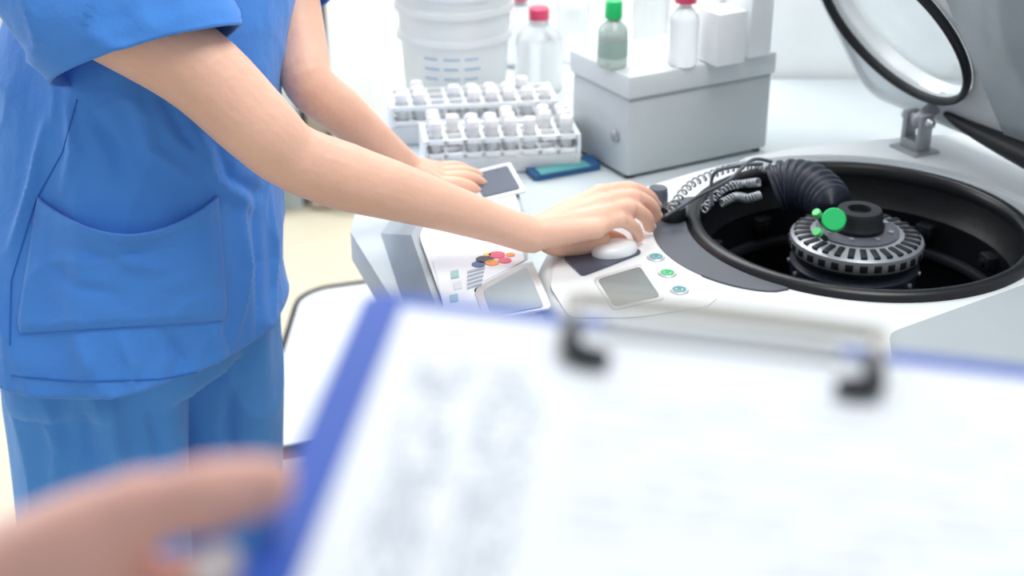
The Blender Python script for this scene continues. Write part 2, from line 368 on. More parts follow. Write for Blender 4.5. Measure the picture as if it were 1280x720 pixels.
# bellows: bent ribbed hose
hp_,_=spline([D(968,238,1.85),D(986,232,1.845),D(1010,234,1.83),D(1031,246,1.805),D(1041,256,1.785)],[0]*5,22)
rr_=[]
for i in range(len(hp_)):
    q=i/(len(hp_)-1); base=.032+.004*math.sin(PI*q)-.010*q
    rr_.append(base+(.0024 if (i//4)%2==0 else -.0010))
bm=NB(); tube(bm,hp_,rr_,36,1,round_=False); mk('rubber_bellows',bm,M['slate'],None,auto=0,label='ribbed black rubber hose bending over the left of the bowl towards the rotor',cat='hose')
cabs=[[(838,262,.975),(862,232,.985),(900,214,.99),(935,206,.99),(958,212,.985)],
      [(832,270,.97),(870,247,.985),(910,226,1.02),(940,200,1.03),(964,202,1.01)],
      [(880,262,.965),(905,236,.975),(930,230,.975),(948,228,.985)],
      [(890,256,.968),(892,218,1.005),(925,207,1.03),(952,205,1.02)],
      [(902,254,.965),(920,246,.97),(935,248,.972),(950,244,.975)]]
for i,c in enumerate(cabs):
    bm=NB()
    if i%2==0:
        pp_,_=spline([P(x,y,z) for x,y,z in c],[0]*len(c),36)
        L=[]
        for j,p_ in enumerate(pp_):
            tn=(pp_[min(j+1,len(pp_)-1)]-pp_[max(j-1,0)]).normalized(); _,u_,w_=frame(tn); a=j*.95
            L.append(p_+(u_*math.cos(a)+w_*math.sin(a))*.0048)
        tube(bm,L,.0013,8,2)
    else:
        tube(bm,[P(x,y,z) for x,y,z in c],.0022,10,8)
    mk('cable',bm,M['dgrey'] if i%2 else M['wire'],None,auto=0,label=('thin dark grey cable' if i%2 else 'coiled silver wire')+' in the tangle between the dials and the bellows',cat='cable' if i%2 else 'wire',group=('dark cables' if i%2 else 'coiled wires')+' looped at the back left of the bowl')

# ================================================================ WORKTOP
arc=[]
t0=math.atan2(1.30-BC.y,.0-BC.x)%(2*PI)
k0=int(t0/(2*PI)*NA)
for i in range(k0,int(NA*.10),-1):
    r=RO[i]+.008; arc.append((BC.x+r*math.cos(ang[i]),BC.y+r*math.sin(ang[i])))
wt=[(1.2,2.365),(.43,2.365),(.43,2.72),(-.21,2.72),(-.21,1.70),(-.12,1.44),(-.07,1.20)]+arc+[(1.2,1.95)]
bm=NB(); prism(bm,wt,.86,.90); wk=mk('worktop',bm,M['bench'],None,smooth=False,label='pale grey laboratory worktop fitted around the back of the centrifuge',cat='worktop')
bm=NB(); box(bm,(-.075,1.30,.43),.03,.03,.86,bev=.003); mk('leg',bm,M['steel'],wk)
e=empty('bench_cabinet',(.1,2.35,0),'white bench cabinet carrying the pale grey worktop','cabinet')
bm=NB(); prism(bm,[(-.18,2.05),(.34,2.05),(.42,2.08),(.42,2.70),(-.18,2.70)],.08,.86); mk('body',bm,M['cab'],e,smooth=False)
bm=NB(); prism(bm,[(-.16,2.1),(.4,2.1),(.4,2.68),(-.16,2.68)],0,.08); mk('plinth',bm,M['cabgrey'],e,smooth=False)
for x0,x1 in ((-.175,.075),(.085,.335)):
    bm=NB(); box(bm,((x0+x1)/2,2.04,.47),x1-x0,.018,.74,bev=.003); d=mk('door',bm,M['cab'],e)
    bm=NB(); tube(bm,[(x1-.03,2.03,.66),(x1-.03,2.01,.67),(x1-.03,2.01,.77),(x1-.03,2.03,.78)],.004,8,3); mk('handle',bm,M['steel'],d)

# ================================================================ ANALYZER
an=empty('analyzer',P(600,320,.90),'low pale grey bench instrument with screens and coloured stickers left of the centrifuge','instrument')
topp=[(514,294),(552,224),(636,203),(655,262),(660,330),(676,386),(680,402),(552,404)]
botp=[(476,292),(515,238),(636,222),(657,285),(662,352),(672,400),(676,424),(518,420)]
bm=NB(); tp=[P(x,y,.95) for x,y in topp]; bp=[P(x,y,.9005) for x,y in botp]
mid=[a.lerp(b,.12)+V((0,0,-.0)) for a,b in zip(tp,bp)]
tin=[p+(V((sum(q.x for q in tp)/8,sum(q.y for q in tp)/8,.953))-p)*.05 for p in tp]
loft(bm,[bp,mid,tp,tin]); mk('housing',bm,M['shellg'],an,auto=15)
def ad(n,px,m,z=.955,amt=.08,**k): return decal(n,px,z,.002,m,an,amt,**k)
ad('top_panel',[(524,296),(556,228),(632,208),(650,262),(655,330),(672,392),(560,396)],M['shell2'],.9545)
ad('screen_frame',[(580,217),(638,203),(658,240),(600,253)],M['satin'],.956); ad('screen',[(589,219),(634,208),(650,236),(604,247)],M['lcdark'],.957,label='dark screen above the forearm')
ad('screen_frame',[(592,362),(664,324),(690,386),(606,402)],M['satin'],.956); ad('screen',[(604,364),(658,334),(680,384),(614,396)],M['lcdl'],.957,label='pale screen by the centrifuge corner')
ad('instruction_sheet',[(540,322),(650,300),(656,326),(598,356),(585,392),(556,390)],M['paper'],.956)
for (x,y,r,m) in ((606,325,12,'ink2'),(598,331,9,'navy'),(621,319,11,'red'),(615,329,9,'orange'),(631,326,9,'red'),(638,319,6,'orange'),(609,319,5,'yellow')):
    bm=NB(); c=P(x,y,.957); lathe(bm,c,[(0,0),(r/1150,0),(r/1150,.001),(0,.001)],n=20); mk('sticker',bm,M[m],an)
for (x,y,m) in ((568,344,'tealp'),(572,358,'inkl'),(567,374,'tealp')):
    ad('sticker',[(x-5,y-4),(x+5,y-6),(x+6,y+3),(x-4,y+5)],M[m],.9575)
for k in range(5): ad('print_line',[(584,340+k*5),(606-k,334+k*5),(606-k,336+k*5),(584,342+k*5)],M['ink'],.9575)

# ================================================================ BENCH ITEMS
f=V((.87,.49,0)).normalized(); d=V((-.49,.87,0)).normalized(); o=P(783,226,.90)
gc=empty('metal_case',o+f*.125+d*.075,'solid grey metal case with an overhanging pale lid behind the hand','case')
bm=NB(); box(bm,o+f*.125+d*.075+V((0,0,.061)),.25,.15,.112,ax=f,ay=d,bev=.005); mk('case_body',bm,M['boxg'],gc)
bm=NB(); box(bm,o+f*.125+d*.075+V((0,0,.1365)),.257,.157,.033,ax=f,ay=d,bev=.004); mk('case_lid',bm,M['boxl'],gc)
bm=NB(); box(bm,o+f*.125+d*.075+V((0,0,.1185)),.247,.147,.004,ax=f,ay=d); mk('seal',bm,M['shellg'],gc)
bm=NB(); lathe(bm,o+d*.030+V((0,0,.058)),[(0,0),(.009,0),(.009,.004),(.006,.006),(0,.006)],axis=-f,n=20); mk('lock',bm,M['bracket'],gc)
for q in (.012,.238):
    for w_ in (.012,.138):
        bm=NB(); lathe(bm,o+f*q+d*w_,[(0,.0005),(.007,.0005),(.007,.006),(0,.006)],n=12); mk('foot',bm,M['rubber'],gc)
LZ=.9+.153+.0006
def bottle(px,py,z,r,h,mb,mc,label,capr=.5,caph=.022,grp=None):
    c=P(px,py,z); e=empty('bottle',c,label,'bottle',grp)
    bm=NB(); lathe(bm,c,[(0,.0),(r*.94,0),(r,.004),(r,h*.68),(r*.93,h*.76),(r*.5,h*.88),(r*.42,h*.9),(r*.42,h),(0,h)],n=36); mk('bottle_body',bm,mb,e,auto=60)
    bm=NB(); cr=r*capr; lathe(bm,c,[(0,h-.004),(cr,h-.004),(cr*1.03,h-.003),(cr,h+caph-.004),(cr*.85,h+caph-.002),(0,h+caph-.002)],n=28); mk('cap',bm,mc,e)
    if mb==M['liq']:
        bm=NB(); lathe(bm,c,[(r*1.005,h*.2),(r*1.012,h*.21),(r*1.012,h*.5),(r*1.005,h*.51)],n=36); mk('bottle_label',bm,M['sage'],e)
bottle(765,82,LZ,.021,.072,M['liq'],M['green'],'small sage green bottle with a green cap on the grey case',.55)
bottle(853,80,LZ,.020,.092,M['frost'],M['red'],'clear bottle with a red cap on the grey case beside white cartons',.75)
bottle(673,112,.9,.040,.125,M['frost'],M['red'],'tall frosted bottle with a crimson cap behind the tube racks, nearer the grey case',.42,.018)
bottle(648,80,.9,.034,.12,M['frost'],M['red'],'frosted bottle with a crimson cap half hidden behind the white bucket')
bottle(812,62,.9,.034,.15,M['frost'],M['pw'],'frosted bottle with a white cap behind the grey case between green and red caps',.6)
bottle(715,74,.9,.030,.14,M['frost'],M['pw'],'frosted bottle with a white cap behind the green-capped bottle',.6)
for px,py,w_,h_ in ((900,76,.05,.075),(936,66,.04,.10)):
    c=P(px,py,LZ); bm=NB(); box(bm,c+V((0,0,h_/2)),w_,.05,h_,ax=f,ay=d,bev=.003)
    mk('carton',bm,M['pw'],None,label='short white carton on the grey case lid' if h_<.09 else 'taller white carton at the right end of the case lid',cat='carton')
c=P(570,128,.9); e=empty('bucket',c,'large white plastic bucket with ribbed rim and pale blue print on the worktop','bucket')
bm=NB(); lathe(bm,c,[(0,0.0005),(.078,0.0005),(.080,.004),(.087,.115),(.093,.116),(.093,.124),(.088,.126),(.090,.16),(.096,.161),(.096,.170),(.091,.172),(.092,.19),(.0,.19)],n=56); mk('bucket_body',bm,M['pwt'],e)
bm=NB(); lathe(bm,c,[(0,.19),(.097,.19),(.098,.196),(.098,.204),(.09,.208),(.082,.204),(0,.204)],n=56); mk('bucket_lid',bm,M['pw'],e)
for k in range(9):
    a0=-PI/2-.55+(k%3)*.38; zz=.095-(k//3)*.016; bm=NB()
    n=8; r0=.0805+.007*zz/.115+.0008; b=[];t=[]
    for j in range(n+1):
        a=a0+j*(.26+.04*(k%2))/n; b.append(bm.verts.new(c+V((r0*math.cos(a),r0*math.sin(a),zz)))); t.append(bm.verts.new(c+V((r0*math.cos(a),r0*math.sin(a),zz+.003))))
    for j in range(n): bm.faces.new((b[j],b[j+1],t[j+1],t[j]))
    mk('print_line',bm,M['bluep'],e)
def rack(px,py,z,w_,dp,h,label,rows,cols,rotz):
    c=P(px,py,z); ax=V((math.cos(rotz),math.sin(rotz),0)); ay=V((-math.sin(rotz),math.cos(rotz),0))
    e=empty('tube_rack',c,label,'rack')
    for hz,nm in ((.004,'base_plate'),(h*.55,'middle_plate'),(h-.004,'top_plate')):
        bm=NB()
        for j in range(rows+1): box(bm,c+ay*(dp*(j/rows-.5))+V((0,0,hz)),w_,.006,.006,ax=ax,ay=ay)
        for j in range(cols+1): box(bm,c+ax*(w_*(j/cols-.5))+V((0,0,hz+.0002)),.006,dp+.006,.006,ax=ax,ay=ay)
        if nm=='base_plate': box(bm,c+V((0,0,.002)),w_,dp,.003,ax=ax,ay=ay)
        mk(nm,bm,M['pw'],e,smooth=False)
    for i in (-1,1):
        bm=NB(); box(bm,c+ax*(i*(w_/2+.003))+V((0,0,h/2)),.004,dp+.01,h,ax=ax,ay=ay,bev=.001); mk('end_panel',bm,M['pw'],e)
    bm=NB(); box(bm,c-ay*(dp/2+.005)+V((0,0,h*.28)),w_+.008,.003,h*.42,ax=ax,ay=ay,bev=.001); mk('front_panel',bm,M['pwt'],e)
    return [(c+ax*(w_*((i+.5)/cols-.5))+ay*(dp*((j+.5)/rows-.5))+V((0,0,.0075))) for i in range(cols) for j in range(rows)]
sp1=rack(624,205,.9,.215,.075,.055,'white tube rack nearest the blue tray, front of the two',3,8,math.radians(8))
sp2=rack(590,166,.9,.245,.085,.062,'white tube rack behind the other one against the bucket',3,9,math.radians(8))
def tube_thing(c):
    e=empty('test_tube',c,'frosted test tube with a pale cap standing in a white rack','test tube','test tubes in the white racks')
    bm=NB(); lathe(bm,c,[(0,0),(.005,.001),(.008,.006),(.0085,.012),(.0085,.062),(0,.062)],n=16); mk('glass_body',bm,M['pwt'],e)
    bm=NB(); lathe(bm,c,[(0,.060),(.0096,.060),(.0096,.068),(.008,.070),(0,.070)],n=16); mk('stopper',bm,M['pink'] ,e)
    return e
proto=tube_thing(sp1[0])
tr_=random.Random(9)
for i,s_ in enumerate(sp1[1:]+sp2):
    if tr_.random()<.35: continue
    t_=dup(proto,s_-sp1[0]-V((0,0,0)))
bm=NB(); q=[P(x,y,.9006) for x,y in ((655,214),(738,200),(752,212),(668,227))]; prism(bm,rnd(q,3,.1),.9006,.909)
tr=mk('shallow_tray',bm,M['navy'],None,label='flat dark blue tray lying between the tube rack and the grey case',cat='tray')
bm=NB(); q=[P(x,y,.9095) for x,y in ((668,212),(728,202),(738,208),(676,219))]; prism(bm,q,.9092,.912); mk('tray_insert',bm,M['teal'],tr)

# low white trolley on the floor
cx,cy,sx,sy=-.352,2.66,.29,.72
tb=empty('trolley',V((cx,cy,0)),'low white trolley with black edging and castors on the floor behind the trousers','trolley')
def rrect(cx,cy,sx,sy,r):
    out=[]
    for (qx,qy,a0) in ((1,1,0),(-1,1,90),(-1,-1,180),(1,-1,270)):
        for k in range(8):
            a=math.radians(a0+90/7*k); out.append(V((cx+qx*(sx/2-r)+r*math.cos(a),cy+qy*(sy/2-r)+r*math.sin(a)-(.18*(0) ))))
    # back edge slopes towards the bench
    return [V((p.x,p.y+(p.x-cx)*.32)) for p in out]
bm=NB(); prism(bm,rrect(cx,cy,sx-.012,sy-.012,.07),.085,.205,.006); mk('platform',bm,M['pw'],tb)
oo=rrect(cx,cy,sx,sy,.076); bm=NB(); loft(bm,[[V((p.x,p.y,z)) for p in q] for q,z in ((rrect(cx,cy,sx-.014,sy-.014,.07),.182),(oo,.184),(oo,.206),(rrect(cx,cy,sx-.006,sy-.006,.073),.211),(rrect(cx,cy,sx-.022,sy-.022,.066),.211),(rrect(cx,cy,sx-.026,sy-.026,.065),.2055))],caps=False); mk('edging',bm,M['rubber'],tb)
for qx in (-1,1):
    for qy in (-1,1):
        c=V((cx+qx*(sx/2-.03),cy+qy*(sy/2-.075)+qx*(sx/2-.03)*.32,.030)); bm=NB(); lathe(bm,c-V((.012,0,0)),[(0,0),(.026,0),(.029,.004),(.029,.020),(.026,.024),(0,.024)],axis=(1,0,0),n=24)
        box(bm,c+V((0,0,.035)),.034,.018,.045,bev=.003); mk('castor',bm,M['black'],tb)

# ================================================================ PERSON IN SCRUBS
Fd=V((.914,-.405,0)); Ld=V((.405,.914,0)); Z=V((0,0,1))
per=empty('person',V((-.45,1.57,0)),'person in short-sleeved blue scrubs leaning in with both arms reaching to the instruments','person')
RS=V((-.435,1.425,1.275)); LS=V((-.29,1.745,1.285))
RE=D(368,197,1.515); RWt=D(664,294,1.615)
LE=D(386,104,1.65); LWt=D(510,212,1.80)
bm=NB()
tor=[(.84,-.455,1.57,.150,.105),(.92,-.45,1.57,.145,.105),(1.02,-.43,1.585,.120,.095),(1.12,-.41,1.60,.118,.10),(1.22,-.385,1.605,.125,.105),(1.29,-.36,1.605,.145,.085),(1.335,-.345,1.608,.10,.06),(1.36,-.34,1.61,.055,.05)]
loft(bm,[ering((x,y,z),Ld*a,Fd*b) for z,x,y,a,b in tor])
tube(bm,[(-.345,1.607,1.30),(-.33,1.60,1.36),(-.315,1.592,1.42)],[.06,.052,.05],20,5)
HC=V((-.295,1.583,1.50))
loft(bm,[ering(HC+Z*(.115*math.sin(a))+Fd*(.012*math.cos(a) if a<0 else 0),Ld*(.073*math.cos(a)*(1.0 if a>0 else .93)),Fd*(.093*math.cos(a))) for a in [math.radians(x) for x in range(-84,85,12)]])
tube(bm,[HC+Fd*.085+Z*.02,HC+Fd*.10-Z*.01,HC+Fd*.112-Z*.025],[.008,.011,.013],12,4)
for s_ in (-1,1):
    loft(bm,[ering(HC+Ld*(s_*(.070+q*.006)),Fd*(.018*w_),Z*(.03*w_)) for q,w_ in ((0,.9),(1,1),(2,.8))])
ua=lambda a,b,t:a.lerp(b,t)
tube(bm,[RS+Ld*.06,RS,D(238,80,1.465),D(318,154,1.485),RE+V((-.003,0,.002)),ua(RE,RWt,.20)+V((0,0,-.003)),ua(RE,RWt,.40)+V((0,0,-.001)),ua(RE,RWt,.62),ua(RE,RWt,.84),RWt],[.050,.047,.0455,.0410,.0365,.0372,.0330,.0272,.0225,.0212],24,5)
tube(bm,[LS-Ld*.04,LS,ua(LS,LE,.45),ua(LS,LE,.8),LE,ua(LE,LWt,.3),ua(LE,LWt,.65),LWt],[.046,.043,.036,.031,.0295,.029,.024,.020],24,5)
def finger(bm,pts,rr): tube(bm,pts,rr,14,5)
RF={'index':[(752,243,1.675),(786,237,1.70),(810,245,1.725),(819,258,1.745)],
    'middle':[(755,255,1.655),(790,247,1.68),(813,257,1.705),(820,271,1.722)],
    'ring':[(750,270,1.637),(784,260,1.660),(806,270,1.682),(812,284,1.70)],
    'pinky':[(742,286,1.622),(772,275,1.643),(792,284,1.661),(798,297,1.678)]}
rad={'index':(.0120,.0102,.0086,.0076),'middle':(.0122,.0104,.0088,.0077),'ring':(.0120,.0100,.0085,.0074),'pinky':(.0115,.0092,.0078,.0068)}
for n_,q in RF.items():
    pts=[D(*c) for c in q]; finger(bm,pts,rad[n_])
    mid=RWt.lerp(pts[0],.5)
    tube(bm,[RWt.lerp(pts[0],.02),mid,pts[0]],[.0195,.0160,.0124],14,4)
    for kk,rk in ((0,.0134),(1,.0108)):
        tube(bm,[pts[kk]-V((.002,0,0)),pts[kk]+V((.002,0,0))],rk*(rad[n_][0]/.0122),12,1)
tube(bm,[D(690,300,1.64),D(722,303,1.66),D(748,298,1.66)],[.018,.0185,.014],14,4)
tube(bm,[D(690,283,1.655),D(722,285,1.69),D(752,297,1.69),D(774,302,1.685)],[.018,.018,.0145,.0105],14,5)
LF={'index':[(548,232,1.805),(570,230,1.81),(588,234,1.82),(598,242,1.83)],
    'middle':[(550,225,1.825),(576,222,1.835),(595,225,1.845),(606,234,1.855)],
    'ring':[(549,218,1.85),(574,215,1.86),(592,217,1.87),(603,226,1.88)],
    'pinky':[(545,212,1.87),(566,209,1.88),(580,211,1.89),(590,218,1.90)]}
for n_,q in LF.items():
    pts=[D(*c) for c in q]; finger(bm,pts,[x*.95 for x in rad[n_]]); tube(bm,[LWt,LWt.lerp(pts[0],.5),pts[0]],[.0190,.0158,.0120],14,4)
tube(bm,[LWt+V((.01,-.01,-.005)),D(540,240,1.795),D(560,246,1.805),D(576,250,1.815)],[.017,.013,.0105,.0085],14,5)
RH=V((-.50,1.50,.86)); LH=V((-.41,1.65,.86))
RA=V((-.53,1.46,.09)); LA=V((-.43,1.70,.09))
for H,A_ in ((RH,RA),(LH,LA)):
    K=H.lerp(A_,.52)
    tube(bm,[H+V((.02,.02,.02)) if H is RH else H,H.lerp(K,.5),K,K.lerp(A_,.35),K.lerp(A_,.8),A_],[.062,.060,.048,.050,.036,.034],24,5)
    tube(bm,[A_-Fd*.03-Z*.04,A_+Fd*.05-Z*.045,A_+Fd*.13-Z*.06],[.032,.034,.025],16,5)
me=remesh(bm,.0026,2)
link_mesh('body',me,M['skin'],per,auto=0)
def nail(c,ax,nrm,l,w_,m,parent):
    ax=V(ax).normalized(); nrm=(V(nrm)-ax*V(nrm).dot(ax)).normalized(); s_=ax.cross(nrm); bm=NB()
    rings=[]
    for a in range(-80,81,20):
        a=math.radians(a); rings.append([V(c)+ax*(l*math.sin(a))+s_*(w_*math.cos(a)*math.cos(b))+nrm*(.0018*math.cos(a)*math.sin(b)) for b in [2*PI*j/14 for j in range(14)]])
    loft(bm,rings); return mk('fingernail',bm,m,parent)
for n_,q in RF.items():
    a,b=D(*q[2]),D(*q[3]); ax=(b-a).normalized(); nr=(V((.6,-.2,.8))-ax*V((.6,-.2,.8)).dot(ax)).normalized()
    nail(b+nr*(rad[n_][3]-.0010),ax,nr,.0050,.0040,M['nail'],per)
bm=NB(); hr=[]
for a in range(-84,85,12):
    a=math.radians(a); hr.append(ering(HC+Z*(.128*math.sin(a)+.012)-Fd*.022,Ld*(.084*math.cos(a)),Fd*(.09*math.cos(a))))
loft(bm,hr); loft(bm,[ering(HC-Fd*.11+Z*(.05+.04*math.sin(math.radians(a))),Ld*(.04*math.cos(math.radians(a))),Fd*(.04*math.cos(math.radians(a)))) for a in range(-80,81,20)]); mk('hair',bm,M['hair'],per)
for s_ in (-1,1):
    bm=NB(); lathe(bm,HC+Fd*.080+Ld*(s_*.031)+Z*.012,[(0,0),(.009,.002),(.012,.005),(.009,.009),(0,.011)],axis=Fd,n=16); mk('eye',bm,M['eye'],per)
bm=NB(); tube(bm,[HC+Fd*.088-Ld*.02-Z*.055,HC+Fd*.098-Z*.055,HC+Fd*.088+Ld*.02-Z*.055],[.003,.006,.003],10,4); mk('mouth',bm,M['lip'],per)
for A_ in (RA,LA):
    bm=NB(); g=A_-Z*.09
    loft(bm,[ering(g+Fd*.04+Z*z,Fd*(.135*s_),Ld*(.045*s_)) for z,s_ in ((.001,.97),(.02,1.0),(.05,.9),(.075,.72),(.09,.5))]); mk('shoe',bm,M['shoe'],per)

# ---- clothes
def fold(p,amp,kind=0):
    if kind==0:
        q=V((p.x*3.2+p.z*2.2, p.y*3.2, p.z*2.0-p.x*3))
        a=noise.noise(q*2.2)
        q2=V((p.dot(Fd)*14+p.z*3,p.dot(Ld)*14,p.z*2.2)); b=noise.noise(q2)
        c=1-abs(noise.noise(V((p.x*6+p.z*5,p.y*6,p.z*2.5-p.x*5))))*2
        e_=1-abs(noise.noise(V((p.x*13-p.z*9,p.y*11,p.z*8+p.x*7+7))))*2.8
        return amp*(a*1.0+b*1.2+max(0,c)**3*.8+max(0,e_)**3*.38)
    q2=V((p.dot(Fd)*15,p.dot(Ld)*15,p.z*2.4)); b=noise.noise(q2); c=1-abs(noise.noise(V((p.x*9,p.y*9,p.z*3))))*2
    return amp*(b*1.3+max(0,c)**3*.7)
def garment(bm, vox, planes, amp, kind, name, ridges=(), thick=.003, it=8, mtl=None, hemz=None):
    me=remesh(bm,vox,it)
    b=bmesh.new(); b.from_mesh(me); bpy.data.meshes.remove(me); b.normal_update()
    kill=[]
    for fc in b.faces:
        c=fc.calc_center_median()
        for (o_,n_,r_) in planes:
            dd=(c-o_).dot(n_)
            if -.012<dd<.03 and fc.normal.dot(n_)>.55 and (c-o_).length<r_: kill.append(fc); break
    bmesh.ops.delete(b,geom=kill,context='FACES')
    seen=set(); comps=[]
    b.faces.ensure_lookup_table()
    for f0 in b.faces:
        if f0 in seen: continue
        st_=[f0]; seen.add(f0); comp=[]
        while st_:
            q=st_.pop(); comp.append(q)
            for ed in q.edges:
                for g in ed.link_faces:
                    if g not in seen: seen.add(g); st_.append(g)
        comps.append(comp)
    comps.sort(key=len)
    for c_ in comps[:-1]:
        if len(c_)<400: bmesh.ops.delete(b,geom=c_,context='FACES')
    for _ in range(14):
        mv=[]
        for v in b.verts:
            bn=[e_.other_vert(v) for e_ in v.link_edges if e_.is_boundary]
            if len(bn)>=2: mv.append((v,(v.co+sum((x.co for x in bn),V((0,0,0)))/len(bn))/2))
        for v,c in mv: v.co=c
    b.normal_update()
    tree=BVHTree.FromBMesh(b)
    rd=[]
    for pxs,am,sg in ridges:
        pts=[]
        for p0,p1 in zip(pxs,pxs[1:]):
            for k in range(10):
                t=k/10; rr=ray(p0[0]*(1-t)+p1[0]*t,p0[1]*(1-t)+p1[1]*t).normalized(); h_=tree.ray_cast(CAM,rr)
                if h_[0] is not None: pts.append(h_[0])
        n_=len(pts)
        rd.append(([(p_,math.sin(PI*(i+.5)/n_)**.6) for i,p_ in enumerate(pts)],am,sg))
    mv=[]
    for v in b.verts:
        dsp=fold(v.co,amp,kind)
        for pts,am,sg in rd:
            best=0
            for p_,w_ in pts:
                dd=(v.co-p_).length_squared
                if dd<sg*sg*6:
                    g=w_*math.exp(-dd/(sg*sg)); 
                    if g>best: best=g
            dsp+=am*best
        n2=V(v.normal)
        if hemz is not None and v.co.z<hemz+.03:
            n2.z=0
        mv.append((v,v.co+n2*dsp))
    for v,c in mv: v.co=c
    tree=BVHTree.FromBMesh(b)
    me=bpy.data.meshes.new(name); b.to_mesh(me); b.free()
    o_=link_mesh(name,me,mtl or M['scrub'],per,auto=0)
    s_=o_.modifiers.new('thick','SOLIDIFY'); s_.thickness=thick; s_.offset=-1
    return o_,tree
bm=NB()
HZ=.850
top=[(HZ,-.468,1.557,.210,.178),(.89,-.463,1.56,.201,.170),(.96,-.452,1.570,.186,.165),(1.04,-.445,1.585,.166,.162),(1.13,-.437,1.600,.150,.163),(1.22,-.415,1.610,.146,.158),(1.29,-.375,1.612,.150,.115),(1.345,-.35,1.61,.085,.07)]
loft(bm,[ering((x,y,z),Ld*a,Fd*b,48,.9) for z,x,y,a,b in top])
ridg=[([(296,235),(305,330),(285,440)],.010,.009),([(318,240),(325,330),(315,430)],-.008,.008),([(340,240),(345,320),(340,410)],.008,.008),([(240,160),(265,225),(325,265)],.010,.008),([(262,170),(290,225),(335,245)],-.008,.007),
 ([(170,120),(185,185),(250,235)],.009,.008),([(120,135),(145,185),(155,235)],-.008,.008),([(92,130),(100,190),(80,240)],.008,.007),([(60,150),(40,230),(12,320)],.010,.008),([(200,110),(225,165),(290,235)],-.007,.007),
 ([(100,425),(108,455),(98,488)],.008,.009),([(205,415),(228,450),(218,482)],-.008,.009),([(150,420),(165,455),(160,488)],.007,.008),([(262,405),(275,440),(262,472)],.008,.008),
 ([(130,300),(165,330),(220,335)],.005,.008),([(60,330),(100,360),(160,370)],-.004,.008)]
topo,ttree=garment(bm,.0042,[(V((-.47,1.555,HZ)),V((0,0,-1)),.4)],.0062,0,'scrub_top',ridg,it=4,hemz=HZ)
def sleeve(ctrl, amp, nm, seg=88, hem=True):
    cs,_=spline([c[0] for c in ctrl],[0]*len(ctrl),9); us,_=spline([c[1] for c in ctrl],[0]*len(ctrl),9); ws,_=spline([c[2] for c in ctrl],[0]*len(ctrl),9)
    rings=[]
    N_=len(cs)
    for i,(c,u,w_) in enumerate(zip(cs,us,ws)):
        R=[]
        for j in range(seg):
            t=2*PI*j/seg
            dirv=u*math.cos(t)+w_*math.sin(t)
            p=c+dirv; n_=dirv.normalized()
            g=(i/N_)
            d_=amp*(noise.noise(p*9)*1.2+max(0,1-abs(noise.noise(V((p.x*10+p.z*8,p.y*8,p.z*10-p.x*6))))*2.4)**3*1.0+ .7*math.sin(3*t+1.0+g*2)*g)
            if hem and N_-5<=i<=N_-1: d_+=.0018
            R.append(p+n_*d_)
        rings.append(R)
    bm=NB(); loft(bm,rings,caps=False)
    o_=mk(nm,bm,M['scrub'],topo,auto=0); s_=o_.modifiers.new('t','SOLIDIFY'); s_.thickness=.003; s_.offset=-1
    return o_
vd=ray(180,66).normalized()
def pxring(l,r,dep,ext,dz=0):
    a,b=D(l[0],l[1],dep),D(r[0],r[1],dep); return ((a+b)*.5,(b-a)*.5,vd*ext+Z*dz)
sleeve([pxring((-30,-150),(150,-130),1.52,.05),pxring((-50,-60),(232,-76),1.49,.080),pxring((0,24),(274,-22),1.47,.088,-.004),pxring((64,108),(293,38),1.465,.078,-.015)],.0065,'sleeve')
ldir=(LE-LS).normalized(); _,lu,lw=frame(ldir)
sleeve([(LS-Ld*.06+Z*.02,lu*.07,lw*.07),(LS,lu*.078,lw*.078),(LS.lerp(LE,.22),lu*.074,lw*.074),(LS.lerp(LE,.40),lu*.068,lw*.068)],.004,'sleeve')
def pgrid(TL,TR,BR_,BL,n,sag,off,topoff):
    bm=NB(); g=[]
    for j in range(n+1):
        row=[]
        for i in range(n+1):
            u=i/n;v=j/n
            x=(TL[0]*(1-u)+TR[0]*u)*(1-v)+(BL[0]*(1-u)+BR_[0]*u)*v; y=(TL[1]*(1-u)+TR[1]*u)*(1-v)+(BL[1]*(1-u)+BR_[1]*u)*v
            y+=sag*math.sin(PI*u)**.8*(1-v)**1.5
            if v>.8: x+= ((v-.8)/.2)**3*((6 if u<.5 else -6)*abs(2*u-1)**6)
            r_=ray(x,y).normalized(); h=ttree.ray_cast(CAM,r_)
            if h[0] is None: row.append(None); continue
            e_=min(u,1-u,1-v)
            o_=off*min(1,e_*12+.25)+ (topoff*math.sin(PI*u)*max(0,1-v*4))
            o_+=.0035*max(0,noise.noise(V((u*4,v*4+2,1))))*min(1,e_*8)
            if v<.09: o_+=.0014
            row.append(bm.verts.new(h[0]-r_*o_))
        g.append(row)
    for j in range(n):
        for i in range(n):
            q=[g[j][i],g[j][i+1],g[j+1][i+1],g[j+1][i]]
            if all(q): bm.faces.new(q)
    return bm
bm=pgrid((48,246),(272,245),(284,400),(20,416),60,48,.006,.016)
pk=mk('pocket',bm,M['scrub'],topo,auto=0); s_=pk.modifiers.new('t','SOLIDIFY'); s_.thickness=.003; s_.offset=0
def seam(pxs,name='seam',r=.0008,off=.0008,n=10,tree=ttree):
    pts=[]
    for a,b in zip(pxs,pxs[1:]):
        for k in range(n):
            t=k/n; rr=ray(a[0]*(1-t)+b[0]*t,a[1]*(1-t)+b[1]*t).normalized(); h=tree.ray_cast(CAM,rr)
            if h[0] is not None: pts.append(h[0]-rr*off)
    if len(pts)>2:
        bm=NB(); tube(bm,pts,r,8,1); mk(name,bm,M['scrubd'],topo,auto=0)
seam([(96,125),(78,190),(45,250),(14,350),(12,440)])
seam([(14,470),(100,477),(200,474),(290,458),(345,434)])

